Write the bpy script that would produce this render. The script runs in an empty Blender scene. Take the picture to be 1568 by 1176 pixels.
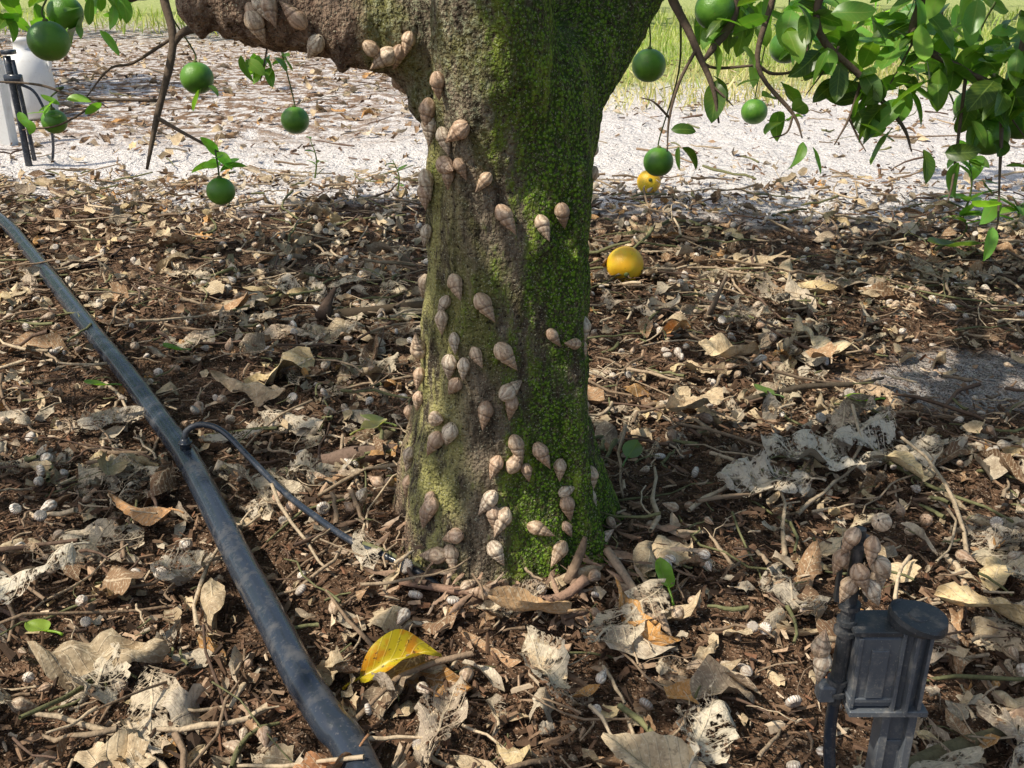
import bpy, bmesh, math, random
import numpy as np
from mathutils import Vector, Matrix, noise
from mathutils.bvhtree import BVHTree

rng = np.random.default_rng(7)
random.seed(7)
SC = bpy.context.scene
COL = SC.collection
U = rng.uniform

# ------------------------------------------------------------------ helpers
def link(ob, parent=None):
    COL.objects.link(ob)
    if parent is not None:
        ob.parent = parent
    return ob

def empty(name, loc=(0, 0, 0)):
    e = bpy.data.objects.new(name, None)
    e.location = loc
    e.empty_display_size = 0.05
    COL.objects.link(e)
    return e

def vn(x, y, s=0.0):
    xi = np.floor(x); yi = np.floor(y)
    fx = x - xi; fy = y - yi
    fx = fx * fx * (3 - 2 * fx); fy = fy * fy * (3 - 2 * fy)
    def h(a, b):
        v = np.sin(a * 127.1 + b * 311.7 + s * 74.7) * 43758.5453
        return v - np.floor(v)
    return (h(xi, yi) * (1 - fx) + h(xi + 1, yi) * fx) * (1 - fy) + (h(xi, yi + 1) * (1 - fx) + h(xi + 1, yi + 1) * fx) * fy

def gz(x, y):
    x = np.asarray(x, float); y = np.asarray(y, float)
    z = 0.022 * (vn(x * 3.1, y * 3.1, 1) - .5) + 0.012 * (vn(x * 9, y * 9, 2) - .5) + 0.008 * (vn(x * 31, y * 31, 3) - .5)
    r = np.sqrt((x + .005) ** 2 + y ** 2)
    z = z + 0.012 * np.exp(-((r - .10) / .07) ** 2)
    return z

def grid_quads(N, nt, nu, wrap):
    j = np.arange(nt - 1)[:, None]
    if wrap:
        i = np.arange(nu)[None, :]; i2 = (i + 1) % nu
    else:
        i = np.arange(nu - 1)[None, :]; i2 = i + 1
    a = j * nu + i; b = j * nu + i2; c = (j + 1) * nu + i2; d = (j + 1) * nu + i
    q = np.stack([a, b, c, d], -1).reshape(-1, 4)
    return (q[None] + (np.arange(N) * nt * nu)[:, None, None]).reshape(-1, 4)

class Acc:
    def __init__(self):
        self.V = []; self.Q = []; self.C = []; self.T = []; self.M = []; self.n = 0
    def add(self, V, C, UV=None, wrap=False, mat=0):
        N, nt, nu, _ = V.shape
        if N == 0: return
        C = np.asarray(C, float)
        if C.ndim == 1: C = C[None, :]
        if C.shape[-1] == 3: C = np.concatenate([C, np.zeros(C.shape[:-1] + (1,))], -1)
        if C.ndim == 2: C = C[:, None, None, :]
        C = np.broadcast_to(C, (N, nt, nu, 4))
        if UV is None:
            t = np.linspace(0, 1, nt)[:, None]; u = np.linspace(-1, 1, nu)[None, :]
            UV = np.stack([np.broadcast_to(u, (nt, nu)), np.broadcast_to(t, (nt, nu))], -1)
        UV = np.broadcast_to(UV, (N, nt, nu, 2))
        q = grid_quads(N, nt, nu, wrap) + self.n
        self.V.append(V.reshape(-1, 3)); self.C.append(C.reshape(-1, 4)); self.T.append(UV.reshape(-1, 2))
        self.Q.append(q); self.M.append(np.full(len(q), mat, dtype=np.int32)); self.n += N * nt * nu
    def build(self, name, mats, parent=None, smooth=True):
        V = np.concatenate(self.V); Q = np.concatenate(self.Q); C = np.concatenate(self.C); T = np.concatenate(self.T); M = np.concatenate(self.M)
        me = bpy.data.meshes.new(name)
        me.vertices.add(len(V)); me.vertices.foreach_set("co", V.astype(np.float32).ravel())
        me.loops.add(len(Q) * 4); me.loops.foreach_set("vertex_index", Q.astype(np.int32).ravel())
        me.polygons.add(len(Q)); me.polygons.foreach_set("loop_start", np.arange(len(Q), dtype=np.int32) * 4)
        me.update(calc_edges=True)
        a = me.attributes.new("Col", 'FLOAT_COLOR', 'POINT'); a.data.foreach_set("color", C.astype(np.float32).ravel())
        T3 = np.concatenate([T, np.zeros((len(T), 1))], 1)
        a = me.attributes.new("luv", 'FLOAT_VECTOR', 'POINT'); a.data.foreach_set("vector", T3.astype(np.float32).ravel())
        for m in mats: me.materials.append(m)
        me.polygons.foreach_set("material_index", M)
        me.polygons.foreach_set("use_smooth", np.full(len(Q), smooth))
        me.update()
        return link(bpy.data.objects.new(name, me), parent)

def rot(yaw, pitch, roll):
    cy, sy = np.cos(yaw), np.sin(yaw); cp, sp = np.cos(pitch), np.sin(pitch); cr, sr = np.cos(roll), np.sin(roll)
    o = np.zeros_like(cy); l = np.ones_like(cy)
    Z = np.stack([cy, -sy, o, sy, cy, o, o, o, l], -1).reshape(-1, 3, 3)
    X = np.stack([l, o, o, o, cp, -sp, o, sp, cp], -1).reshape(-1, 3, 3)
    Y = np.stack([cr, o, sr, o, l, o, -sr, o, cr], -1).reshape(-1, 3, 3)
    return Z @ X @ Y

def leafverts(N, nt, nu, L, W, fold, bend, twist, wav, pos, R, anchor=.5, ragged=0.0, tmin=None, tmax=None):
    t = np.linspace(0.0, 1, nt)[None, :, None]; u = np.linspace(-1, 1, nu)[None, None, :]
    if tmin is not None: t = tmin[:, None, None] + t * (tmax - tmin)[:, None, None]
    L = L[:, None, None]; W = W[:, None, None]; fold = fold[:, None, None]; bend = bend[:, None, None]; twist = twist[:, None, None]; wav = wav[:, None, None]
    w = W * (np.clip(t, 0.002, 1) ** .6 * np.clip(1 - t, 0.002, 1) ** .75) / .395
    if ragged > 0:
        w = w * (1 + ragged * rng.uniform(-1, 1, (N, nt, 1)))
    x = u * w * np.cos(fold) + 0 * L
    if ragged > 0: x = x + (np.abs(u) > .9) * ragged * w * rng.uniform(-1, .6, (N, nt, nu)) * np.sign(u)
    z = np.abs(u) ** 1.3 * w * np.sin(fold)
    ang = bend * (t - anchor)
    bb = np.where(np.abs(bend) < 1e-3, 1e-3, bend)
    y = L * np.sin(ang) / bb + 0 * u
    if ragged > 0: y = y + ragged * .5 * L / nt * rng.uniform(-1, 1, (N, nt, nu))
    z = z * np.cos(ang) + L * (1 - np.cos(ang)) / bb
    p1 = rng.uniform(0, 6.28, (N, 1, 1)); p2 = rng.uniform(0, 6.28, (N, 1, 1)); f1 = rng.uniform(3, 9, (N, 1, 1)); f2 = rng.uniform(1, 3, (N, 1, 1))
    z = z + wav * W * np.sin(p1 + t * f1 + u * f2) * (.3 + np.abs(u)) + wav * W * .5 * np.sin(p2 + t * f1 * 2.3 - u * 3.1)
    tw = twist * (t - anchor)
    x2 = x * np.cos(tw) - z * np.sin(tw); z2 = x * np.sin(tw) + z * np.cos(tw)
    V = np.stack([x2 + 0 * y, y + 0 * x2, z2], -1)
    return np.einsum('nij,ntuj->ntui', R, V) + pos[:, None, None, :]

def catmull(P, k):
    P = np.asarray(P, float)
    if len(P) < 3 or k < 2:
        return np.stack([np.interp(np.linspace(0, len(P) - 1, (len(P) - 1) * k + 1), np.arange(len(P)), P[:, i]) for i in range(P.shape[1])], -1)
    Q = np.concatenate([[2 * P[0] - P[1]], P, [2 * P[-1] - P[-2]]])
    out = []
    for i in range(1, len(Q) - 2):
        for j in range(k):
            t = j / k
            a, b, c, d = Q[i - 1], Q[i], Q[i + 1], Q[i + 2]
            out.append(.5 * ((2 * b) + (-a + c) * t + (2 * a - 5 * b + 4 * c - d) * t * t + (-a + 3 * b - 3 * c + d) * t ** 3))
    out.append(P[-1])
    return np.array(out)

def tube(P, r, sides=8, k=6, rough=0.0, cap=True):
    P = np.asarray(P, float)
    rr = np.full(len(P), r) if np.isscalar(r) else np.asarray(r, float)
    Q = catmull(np.concatenate([P, rr[:, None]], 1), k)
    C = Q[:, :3]; R = Q[:, 3].copy()
    T = np.gradient(C, axis=0); T /= np.linalg.norm(T, axis=1)[:, None] + 1e-9
    ref = np.array([0, 0, 1.0]) if abs(T[0][2]) < .9 else np.array([1.0, 0, 0])
    a = np.cross(T[0], ref); a /= np.linalg.norm(a)
    A = []
    for tt in T:
        a = a - tt * np.dot(a, tt); a /= np.linalg.norm(a) + 1e-9
        A.append(a)
    A = np.array(A); B = np.cross(T, A)
    if rough > 0: R = R * (1 + rough * rng.uniform(-1, 1, len(R)))
    if cap:
        C = np.concatenate([C[:1], C, C[-1:]]); A = np.concatenate([A[:1], A, A[-1:]]); B = np.concatenate([B[:1], B, B[-1:]])
        R = np.concatenate([[1e-5], R, [1e-5]])
    th = np.linspace(0, 2 * np.pi, sides, endpoint=False)
    V = C[:, None] + R[:, None, None] * (np.cos(th)[None, :, None] * A[:, None] + np.sin(th)[None, :, None] * B[:, None])
    return V[None]

# ------------------------------------------------------------------ materials
def newmat(name):
    m = bpy.data.materials.new(name); m.use_nodes = True
    nt = m.node_tree; nt.nodes.clear()
    out = nt.nodes.new("ShaderNodeOutputMaterial"); b = nt.nodes.new("ShaderNodeBsdfPrincipled")
    nt.links.new(b.outputs[0], out.inputs[0])
    return m, nt, b, out

class G:
    def __init__(s, nt): s.nt = nt
    def n(s, typ, ins=None, **kw):
        nd = s.nt.nodes.new(typ)
        for k, v in kw.items(): setattr(nd, k, v)
        if ins:
            for k, v in ins.items():
                if isinstance(v, bpy.types.NodeSocket): s.nt.links.new(v, nd.inputs[k])
                else: nd.inputs[k].default_value = v
        return nd
    def math(s, op, a, b=0.0, c=0.0, clamp=False):
        return s.n("ShaderNodeMath", {0: a, 1: b, 2: c}, operation=op, use_clamp=clamp).outputs[0]
    def mix(s, f, a, b, blend='MIX'):
        nd = s.nt.nodes.new("ShaderNodeMix"); nd.data_type = 'RGBA'; nd.blend_type = blend
        for i, v in ((0, f), (6, a), (7, b)):
            if isinstance(v, bpy.types.NodeSocket): s.nt.links.new(v, nd.inputs[i])
            else: nd.inputs[i].default_value = (v if i == 0 else (tuple(v) + (1,))[:4])
        return nd.outputs[2]
    def noise(s, vec, scale, detail=4, rough=.6):
        ins = {"Scale": scale, "Detail": detail, "Roughness": rough}
        if vec is not None: ins["Vector"] = vec
        return s.n("ShaderNodeTexNoise", ins).outputs[0]
    def mr(s, v, a, b, c=0., d=1., smooth=True):
        return s.n("ShaderNodeMapRange", {0: v, 1: a, 2: b, 3: c, 4: d}, interpolation_type='SMOOTHSTEP' if smooth else 'LINEAR').outputs[0]
    def attr(s, name): return s.n("ShaderNodeAttribute", attribute_name=name)
    def bump(s, h, strength, dist, normal=None):
        ins = {"Height": h, "Strength": strength, "Distance": dist}
        if normal is not None: ins["Normal"] = normal
        return s.n("ShaderNodeBump", ins).outputs[0]
    def pos(s): return s.n("ShaderNodeNewGeometry").outputs["Position"]
    def sep(s, v): return s.n("ShaderNodeSeparateXYZ", {0: v}).outputs
    def scale(s, v, xyz):
        return s.n("ShaderNodeVectorMath", {0: v, 1: xyz}, operation='MULTIPLY').outputs[0]

def mat_ground():
    m, nt, b, out = newmat("ground_soil_sand"); g = G(nt)
    P = g.pos(); x, y, z = g.sep(P)
    n1 = g.noise(P, 1.6, 3); n2 = g.noise(P, 14, 4, .7); n3 = g.noise(P, 90, 3, .7); n4 = g.noise(P, 420, 1, .7)
    soil = g.mix(g.mr(n3, .35, .7), (.055, .033, .021), (.19, .115, .072))
    soil = g.mix(g.mr(n4, .60, .72), soil, (.44, .34, .25))
    sand = g.mix(g.mr(n3, .35, .65), (.88, .84, .81), (.66, .62, .59))
    sand = g.mix(g.mr(n2, .56, .78), sand, (.54, .46, .39))
    sand = g.mix(g.mr(n4, .62, .70), sand, (.32, .24, .17))
    e = g.math('ADD', y, g.math('MULTIPLY', g.math('SUBTRACT', n1, .5), 1.0))
    e = g.math('ADD', e, g.math('MULTIPLY', g.math('SUBTRACT', n2, .5), .7))
    e = g.math('ADD', e, g.math('MULTIPLY', x, .12))
    f = g.mr(e, 1.25, 1.55)
    dx = g.math('DIVIDE', g.math('SUBTRACT', x, .66), .19); dy = g.math('DIVIDE', g.math('SUBTRACT', y, .40), .11)
    d = g.math('ADD', g.math('MULTIPLY', dx, dx), g.math('MULTIPLY', dy, dy))
    d = g.math('ADD', d, g.math('MULTIPLY', g.math('SUBTRACT', n2, .5), 2.2))
    fp = g.mr(d, 1.3, .5)
    col = g.mix(f, soil, sand)
    pc = g.mix(g.mr(n3, .4, .65), (.46, .42, .39), (.30, .25, .22)); pc = g.mix(g.mr(n4, .5, .62), pc, (.11, .08, .065))
    col = g.mix(fp, col, pc)
    st = g.math('MULTIPLY', g.mr(y, 2.0, 2.9), g.mr(n2, .43, .56))
    st = g.math('MULTIPLY', st, g.mr(x, .2, -.8))
    col = g.mix(st, col, (.26, .17, .11))
    gr = g.math('ADD', y, g.math('MULTIPLY', g.math('SUBTRACT', n1, .5), 1.5))
    gr = g.math('MULTIPLY', g.mr(gr, 3.6, 4.6), g.mr(x, -.6, .4))
    far = g.mr(y, 9, 14)
    gr = g.math('MAXIMUM', gr, far)
    gcol = g.mix(g.mr(n2, .3, .7), (.24, .34, .08), (.56, .56, .26))
    col = g.mix(gr, col, gcol)
    nt.links.new(col, b.inputs["Base Color"]); b.inputs["Roughness"].default_value = 1.
    b.inputs["Specular IOR Level"].default_value = .05
    h = g.math('ADD', g.math('MULTIPLY', n3, .6), g.math('MULTIPLY', n2, 1.6))
    nt.links.new(g.bump(h, 1., .03), b.inputs["Normal"])
    return m

def mat_leaf_dead(skeleton=False):
    m, nt, b, out = newmat("skeleton_leaf" if skeleton else "dead_leaf"); g = G(nt)
    A = g.attr("Col"); L = g.attr("luv"); P = g.pos()
    u, t, _ = g.sep(L.outputs["Vector"])
    au = g.math('ABSOLUTE', u)
    mid = g.mr(au, .07, .03)
    ph = g.math('FRACT', g.math('SUBTRACT', g.math('MULTIPLY', t, 11.0), g.math('MULTIPLY', au, 2.2)))
    sv = g.mr(g.math('ABSOLUTE', g.math('SUBTRACT', ph, .5)), .10, .05)
    veins = g.math('MAXIMUM', mid, g.math('MULTIPLY', sv, .8))
    n1 = g.noise(P, 60, 3, .65); n2 = g.noise(P, 300, 2, .7)
    col = g.mix(g.mr(n1, .35, .75, 0, .55), A.outputs["Color"], (.16, .095, .05))
    col = g.mix(g.math('MULTIPLY', veins, .45), col, (.68, .56, .39))
    col = g.mix(g.math('MULTIPLY', g.mr(n2, .54, .72), .5), col, (.09, .06, .04))
    col = g.mix(g.math('MULTIPLY', g.mr(n2, .46, .32), .5), col, (.74, .63, .45))
    nt.links.new(col, b.inputs["Base Color"]); b.inputs["Roughness"].default_value = .75
    b.inputs["Specular IOR Level"].default_value = .22
    h = g.math('ADD', g.math('MULTIPLY', veins, .5), g.math('MULTIPLY', n1, 1.5))
    if skeleton: h = g.math('ADD', h, g.math('MULTIPLY', n2, .8))
    nt.links.new(g.bump(h, .8, .002), b.inputs["Normal"])
    if skeleton:
        hole = g.math('MULTIPLY', g.math('SUBTRACT', 1.0, veins), g.mr(n1, .46, .53))
        hole = g.math('MULTIPLY', hole, g.mr(n2, .62, .50))
        tp = g.n("ShaderNodeBsdfTransparent")
        mx2 = g.n("ShaderNodeMixShader", {0: hole, 1: b.outputs[0], 2: tp.outputs[0]})
        nt.links.new(mx2.outputs[0], out.inputs[0])
    return m

def mat_leaf_green(name="green_leaf", trans=.35, rough=.38, tint=(2.3, 2.6, .8)):
    m, nt, b, out = newmat(name); g = G(nt)
    A = g.attr("Col"); L = g.attr("luv"); P = g.pos()
    u, t, _ = g.sep(L.outputs["Vector"])
    au = g.math('ABSOLUTE', u)
    mid = g.mr(au, .08, .03)
    ph = g.math('FRACT', g.math('SUBTRACT', g.math('MULTIPLY', t, 9.0), g.math('MULTIPLY', au, 2.0)))
    sv = g.mr(g.math('ABSOLUTE', g.math('SUBTRACT', ph, .5)), .12, .02)
    n1 = g.noise(P, 45, 2)
    col = g.mix(g.mr(n1, .35, .75, 0., .45), A.outputs["Color"], (.14, .19, .02))
    col = g.mix(g.math('MAXIMUM', g.math('MULTIPLY', mid, .55), g.math('MULTIPLY', sv, .2)), col, (.24, .33, .08))
    nt.links.new(col, b.inputs["Base Color"]); b.inputs["Roughness"].default_value = rough
    tc = g.mix(1.0, col, tint, 'MULTIPLY')
    tr = g.n("ShaderNodeBsdfTranslucent", {"Color": tc})
    mx = g.n("ShaderNodeMixShader", {0: trans, 1: b.outputs[0], 2: tr.outputs[0]})
    nt.links.new(mx.outputs[0], out.inputs[0])
    return m

def mat_attr(name, rough=.85, nscale=200, bump=.4, bd=.001, dark=(.05, .035, .02), amt=.5):
    m, nt, b, out = newmat(name); g = G(nt)
    A = g.attr("Col"); P = g.pos(); n = g.noise(P, nscale, 2, .7)
    col = g.mix(g.mr(n, .4, .75, 0, amt), A.outputs["Color"], dark)
    nt.links.new(col, b.inputs["Base Color"]); b.inputs["Roughness"].default_value = rough
    b.inputs["Specular IOR Level"].default_value = .2
    if bump > 0: nt.links.new(g.bump(n, bump, bd), b.inputs["Normal"])
    return m

def mat_bark():
    m, nt, b, out = newmat("mossy_bark"); g = G(nt)
    P = g.pos(); x, y, z = g.sep(P)
    Ps = g.scale(P, (1, 1, .22)); Pm = g.scale(P, (1, 1, .5))
    n0 = g.noise(Pm, 16, 4, .65); n1 = g.noise(Ps, 80, 4, .7); n2 = g.noise(P, 230, 3, .75); n3 = g.noise(P, 650, 1, .7)
    vo = g.n("ShaderNodeTexVoronoi", {"Vector": P, "Scale": 330.0, "Randomness": 1.0}).outputs[0]
    base = g.mix(g.mr(n1, .34, .64), (.065, .050, .034), (.30, .235, .165))
    base = g.mix(g.mr(n0, .46, .60, 0, .7), base, (.20, .20, .055))
    base = g.mix(g.mr(n0, .42, .30, 0, .7), base, (.14, .105, .075))
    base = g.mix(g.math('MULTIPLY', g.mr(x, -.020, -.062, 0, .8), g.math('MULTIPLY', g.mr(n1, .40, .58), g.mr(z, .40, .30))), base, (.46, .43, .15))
    base = g.mix(g.math('MULTIPLY', g.mr(z, .36, .42), g.mr(n2, .50, .60, 0, .6)), base, (.36, .38, .24))
    limb = g.mix(g.mr(n1, .34, .66), (.10, .060, .042), (.38, .27, .19))
    lf = g.mr(g.math('ADD', x, g.math('MULTIPLY', g.math('SUBTRACT', n0, .5), .12)), -.085, -.115)
    base = g.mix(lf, base, limb)
    mf = g.math('ADD', g.mr(x, -.058, .045, 0, 1.0, False), g.math('MULTIPLY', g.math('SUBTRACT', n0, .5), 2.4))
    mf = g.math('ADD', mf, g.math('MULTIPLY', g.math('SUBTRACT', n1, .5), 1.9))
    mf = g.math('ADD', mf, g.mr(z, .34, .46, 0, .15))
    mf = g.math('SUBTRACT', mf, g.math('MULTIPLY', lf, .65))
    mf = g.mr(mf, .44, .86)
    gran = g.mr(vo, .62, .22)
    moss = g.mix(gran, (.035, .07, .008), (.18, .34, .020))
    moss = g.mix(g.mr(n1, .5, .7, 0, .65), moss, (.36, .46, .05))
    moss = g.mix(g.mr(n0, .5, .4, 0, .45), moss, (.05, .095, .014))
    moss = g.mix(g.mr(x, .035, -.02, 0, .5), moss, (.13, .14, .03))
    mf2 = g.math('MULTIPLY', mf, g.mr(n2, .36, .48))
    col = g.mix(g.math('MULTIPLY', mf2, .93), base, moss)
    col = g.mix(g.mr(n3, .62, .70, 0, .7), col, (.50, .48, .34))
    col = g.mix(g.mr(n2, .43, .34, 0, .9), col, (.018, .014, .008))
    nt.links.new(col, b.inputs["Base Color"]); b.inputs["Roughness"].default_value = .9
    b.inputs["Specular IOR Level"].default_value = .2
    h = g.math('ADD', g.math('MULTIPLY', n1, 1.3), g.math('MULTIPLY', n2, .8))
    h = g.math('ADD', h, g.math('MULTIPLY', vo, -.35))
    nt.links.new(g.bump(h, 1., .007), b.inputs["Normal"])
    return m

def mat_shell():
    m, nt, b, out = newmat("snail_shell"); g = G(nt)
    A = g.attr("Col"); L = g.attr("luv"); P = g.pos(); u, t, _ = g.sep(L.outputs["Vector"])
    n = g.noise(P, 130, 3, .6); n2 = g.noise(P, 500, 2, .6)
    w = g.math('SINE', g.math('ADD', g.math('MULTIPLY', u, 44.0), g.math('MULTIPLY', n, 14.0)))
    col = g.mix(g.mr(w, 0., .8, 0, .62), A.outputs["Color"], (.25, .145, .085))
    col = g.mix(g.mr(n, .52, .66, 0, .4), col, (.76, .64, .48))
    col = g.mix(g.mr(t, .40, .0, 0, .55), col, (.32, .19, .12))
    col = g.mix(g.math('MULTIPLY', A.outputs["Alpha"], .85), col, (.12, .07, .045))
    col = g.mix(g.mr(n2, .56, .68, 0, .6), col, (.18, .12, .085))
    nt.links.new(col, b.inputs["Base Color"]); b.inputs["Roughness"].default_value = .5
    nt.links.new(g.bump(g.math('ADD', w, g.math('MULTIPLY', n, 3)), .4, .0006), b.inputs["Normal"])
    return m

def mat_orange(name, c1, c2):
    m, nt, b, out = newmat(name); g = G(nt)
    P = g.pos()
    n = g.noise(P, 22, 3); v = g.n("ShaderNodeTexVoronoi", {"Vector": P, "Scale": 700.0}).outputs[0]
    col = g.mix(g.mr(n, .35, .65), c1, c2); col = g.mix(g.mr(g.noise(P, 200, 3), .66, .72, 0, .5), col, (.2, .14, .05))
    nt.links.new(col, b.inputs["Base Color"]); b.inputs["Roughness"].default_value = .36
    nt.links.new(g.bump(v, .45, .0008), b.inputs["Normal"])
    return m

def mat_plastic(name, c, dust, rough, amt=.5, ns=60):
    m, nt, b, out = newmat(name); g = G(nt); P = g.pos()
    n = g.noise(P, ns, 4, .7); n2 = g.noise(P, ns * 8, 2, .7)
    f = g.math('MULTIPLY', g.mr(n, .48, .72), amt)
    f = g.math('MAXIMUM', f, g.mr(n2, .62, .70, 0, amt))
    nt.links.new(g.mix(f, c, dust), b.inputs["Base Color"])
    nt.links.new(g.mr(n, .45, .7, rough, rough + .3), b.inputs["Roughness"])
    nt.links.new(g.bump(n2, .15, .0006), b.inputs["Normal"])
    return m

M_ground = mat_ground(); M_dead = mat_leaf_dead(); M_skel = mat_leaf_dead(True); M_green = mat_leaf_green()
M_chip = mat_attr("mulch", nscale=260, bump=0); M_twig = mat_attr("twig_bark", nscale=180, bump=.7, bd=.002)
M_bark = mat_bark(); M_shell = mat_shell()
M_og = mat_orange("green_orange_peel", (.05, .16, .014), (.11, .27, .024))
M_oy = mat_orange("ripe_orange_peel", (.82, .44, .015), (.76, .56, .03))
M_pipe = mat_plastic("black_poly_pipe", (.026, .034, .048), (.24, .22, .20), .16, .26, 45)
M_spr = mat_plastic("grey_plastic", (.10, .112, .128), (.34, .31, .27), .42, .6, 90)
M_cap = mat_plastic("dark_plastic", (.04, .044, .05), (.26, .23, .20), .40, .5, 90)
M_white = mat_plastic("white_plastic", (.72, .72, .70), (.5, .45, .38), .4, .4, 20)
M_grass = mat_leaf_green("grass_blade", .4, .6, (1.6, 1.6, .9))

# ------------------------------------------------------------------ ground
n = 460
tt = np.linspace(-1, 1, n); ax = 0.42 * np.sinh(5.8 * tt)
X, Y = np.meshgrid(ax, ax + .35)
Zg = gz(X, Y)
acc = Acc(); V = np.stack([X, Y, Zg], -1)[None]
acc.add(V, (.1, .1, .1)); ground = acc.build("ground", [M_ground])

# ------------------------------------------------------------------ trunk
tree = empty("orange_tree")
def trunk_mesh():
    acc = Acc()
    P = [(-.006, 0, -.06, .135), (-.006, 0, -.01, .113), (-.007, 0, .03, .100), (-.009, 0, .066, .091), (-.007, 0, .105, .083), (-.005, 0, .146, .0765), (.001, 0, .24, .0705), (.003, 0, .327, .068), (.004, .0, .38, .065), (.008, .005, .43, .058), (.01, .01, .46, .04)]
    Q = catmull(P, 8); th = np.linspace(0, 2 * np.pi, 64, endpoint=False)
    fl = np.clip((.20 - Q[:, 2]) / .2, 0, 1)[:, None]
    lob = 1 + .05 * np.sin(3 * th + 1.0 + Q[:, 2:3] * 3) * (.4 + fl) + .06 * fl * np.sin(5 * th + .6) + .03 * np.sin(7 * th + Q[:, 2:3] * 8)
    R = Q[:, 3:4] * lob
    V = np.stack([Q[:, 0:1] + R * np.cos(th), Q[:, 1:2] + .93 * R * np.sin(th), Q[:, 2:3] + 0 * R], -1)
    c0 = np.broadcast_to(Q[0, :3], (1, 64, 3)); c1 = np.broadcast_to(Q[-1, :3], (1, 64, 3))
    V = np.concatenate([c0, V, c1])[None]
    acc.add(V, (1, 1, 1), wrap=True)
    def lim(L, s=20):
        L = np.array(L); acc.add(tube(L[:, :3], L[:, 3], s, 6), (1, 1, 1), wrap=True)
    lim([(0, -.004, .33, .056), (-.005, -.018, .39, .053), (-.007, -.032, .44, .049), (-.008, -.038, .50, .046), (-.014, -.03, .62, .046), (-.04, 0, .85, .040), (-.10, .1, 1.2, .028)])
    lim([(.01, .012, .33, .056), (.038, .030, .40, .048), (.071, .052, .45, .044), (.096, .068, .50, .043), (.14, .085, .58, .041), (.25, .11, .76, .038), (.5, .2, 1.05, .028)])
    lim([(-.010, .035, .37, .046), (-.045, .032, .425, .040), (-.075, .022, .450, .036), (-.11, .012, .461, .032), (-.16, .008, .470, .031), (-.21, .012, .481, .031), (-.25, .025, .51, .029), (-.30, .05, .57, .028), (-.38, .1, .70, .026), (-.6, .2, .95, .02)])
    lim([(-.30, .05, .57, .02), (-.33, .0, .66, .018), (-.45, -.2, .9, .014)], 12)
    for (x, y, z, r) in [(-.062, .012, .405, .020), (-.022, -.056, .405, .018), (.03, -.05, .30, .016), (-.05, -.035, .13, .02), (.055, -.045, .04, .022), (-.24, .0, .478, .018), (-.06, -.055, .03, .025), (.05, -.035, .18, .02), (-.13, -.005, .455, .018)]:
        acc.add(tube([(x, y, z - r * 1.5), (x, y, z), (x, y, z + r * 1.5)], [r * .2, r, r * .2], 14, 4), (1, 1, 1), wrap=True)
    acc.add(tube([(.09, -.06, -.02), (.068, -.05, .06), (.060, -.042, .16), (.056, -.04, .26), (.06, -.034, .36)], [.02, .016, .013, .012, .008], 12, 5), (1, 1, 1), wrap=True)
    ob = acc.build("trunk_tmp", [M_bark])
    md = ob.modifiers.new("r", 'REMESH'); md.mode = 'VOXEL'; md.voxel_size = .0026; md.use_smooth_shade = True
    sm = ob.modifiers.new("s", 'SMOOTH'); sm.factor = .6; sm.iterations = 9
    dg = bpy.context.evaluated_depsgraph_get(); me = bpy.data.meshes.new_from_object(ob.evaluated_get(dg))
    bpy.data.objects.remove(ob)
    nv = len(me.vertices); co = np.empty(nv * 3, np.float32); me.vertices.foreach_get("co", co); co = co.reshape(-1, 3)
    no = np.empty(nv * 3, np.float32); me.vertices.foreach_get("normal", no); no = no.reshape(-1, 3)
    d = np.empty(nv)
    for i in range(nv):
        x, y, z = co[i]
        d[i] = .0055 * noise.noise((x * 22, y * 22, z * 11)) + .0026 * noise.noise((x * 75, y * 75, z * 18)) + .0021 * noise.noise((x * 190, y * 190, z * 90))
    co = co + no * d[:, None]
    me.vertices.foreach_set("co", co.astype(np.float32).ravel())
    me.polygons.foreach_set("use_smooth", np.full(len(me.polygons), True)); me.update()
    if not me.materials: me.materials.append(M_bark)
    me.name = "trunk"
    return me
tm = trunk_mesh()
trunk = link(bpy.data.objects.new("trunk", tm), tree)
bvh = BVHTree.FromPolygons([v.co[:] for v in tm.vertices], [p.vertices[:] for p in tm.polygons])

# ------------------------------------------------------------------ snails
def shell_verts(ns, nth, fat=.262):
    s = np.concatenate([[.0], np.linspace(.025, .985, ns - 2), [1.0]])[:, None]; th = np.linspace(0, 2 * np.pi, nth, endpoint=False)[None, :]
    c = np.clip(s / .66, 0, 1)
    R = np.where(s < .66, .6 * c ** 1.0 + .4 * np.sin(c * np.pi / 2), np.clip(1 - ((s - .66) / .345) ** 2, 0, 1) ** .58)
    w = np.log(np.clip(s, .02, 1) / .5) / math.log(.64) + th / (2 * np.pi)
    fr = w - np.floor(w); k = np.abs(2 * fr - 1) ** 5 * np.clip((.66 - s) * 10, 0, 1)
    R = R * (1.03 - .20 * k)
    R = R * (1 - .16 * np.clip((s - .62) / .3, 0, 1) * np.clip(np.cos(th), 0, 1))
    V = np.stack([R * fat * np.cos(th), s - .55 + 0 * th, R * fat * np.sin(th)], -1)   # apex toward -y
    UV = np.stack([np.broadcast_to(th / (2 * np.pi), V.shape[:2]), np.broadcast_to(s, V.shape[:2])], -1)
    return V, UV, np.clip(k, 0, 1)

SV, SUV, SK = shell_verts(40, 20)
def shell_color(N):
    c = np.array([(.62, .45, .30), (.66, .51, .36), (.48, .33, .22), (.72, .60, .45), (.58, .40, .27)])[rng.integers(0, 5, N)]
    return c * U(.8, 1.12, (N, 1))

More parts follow.
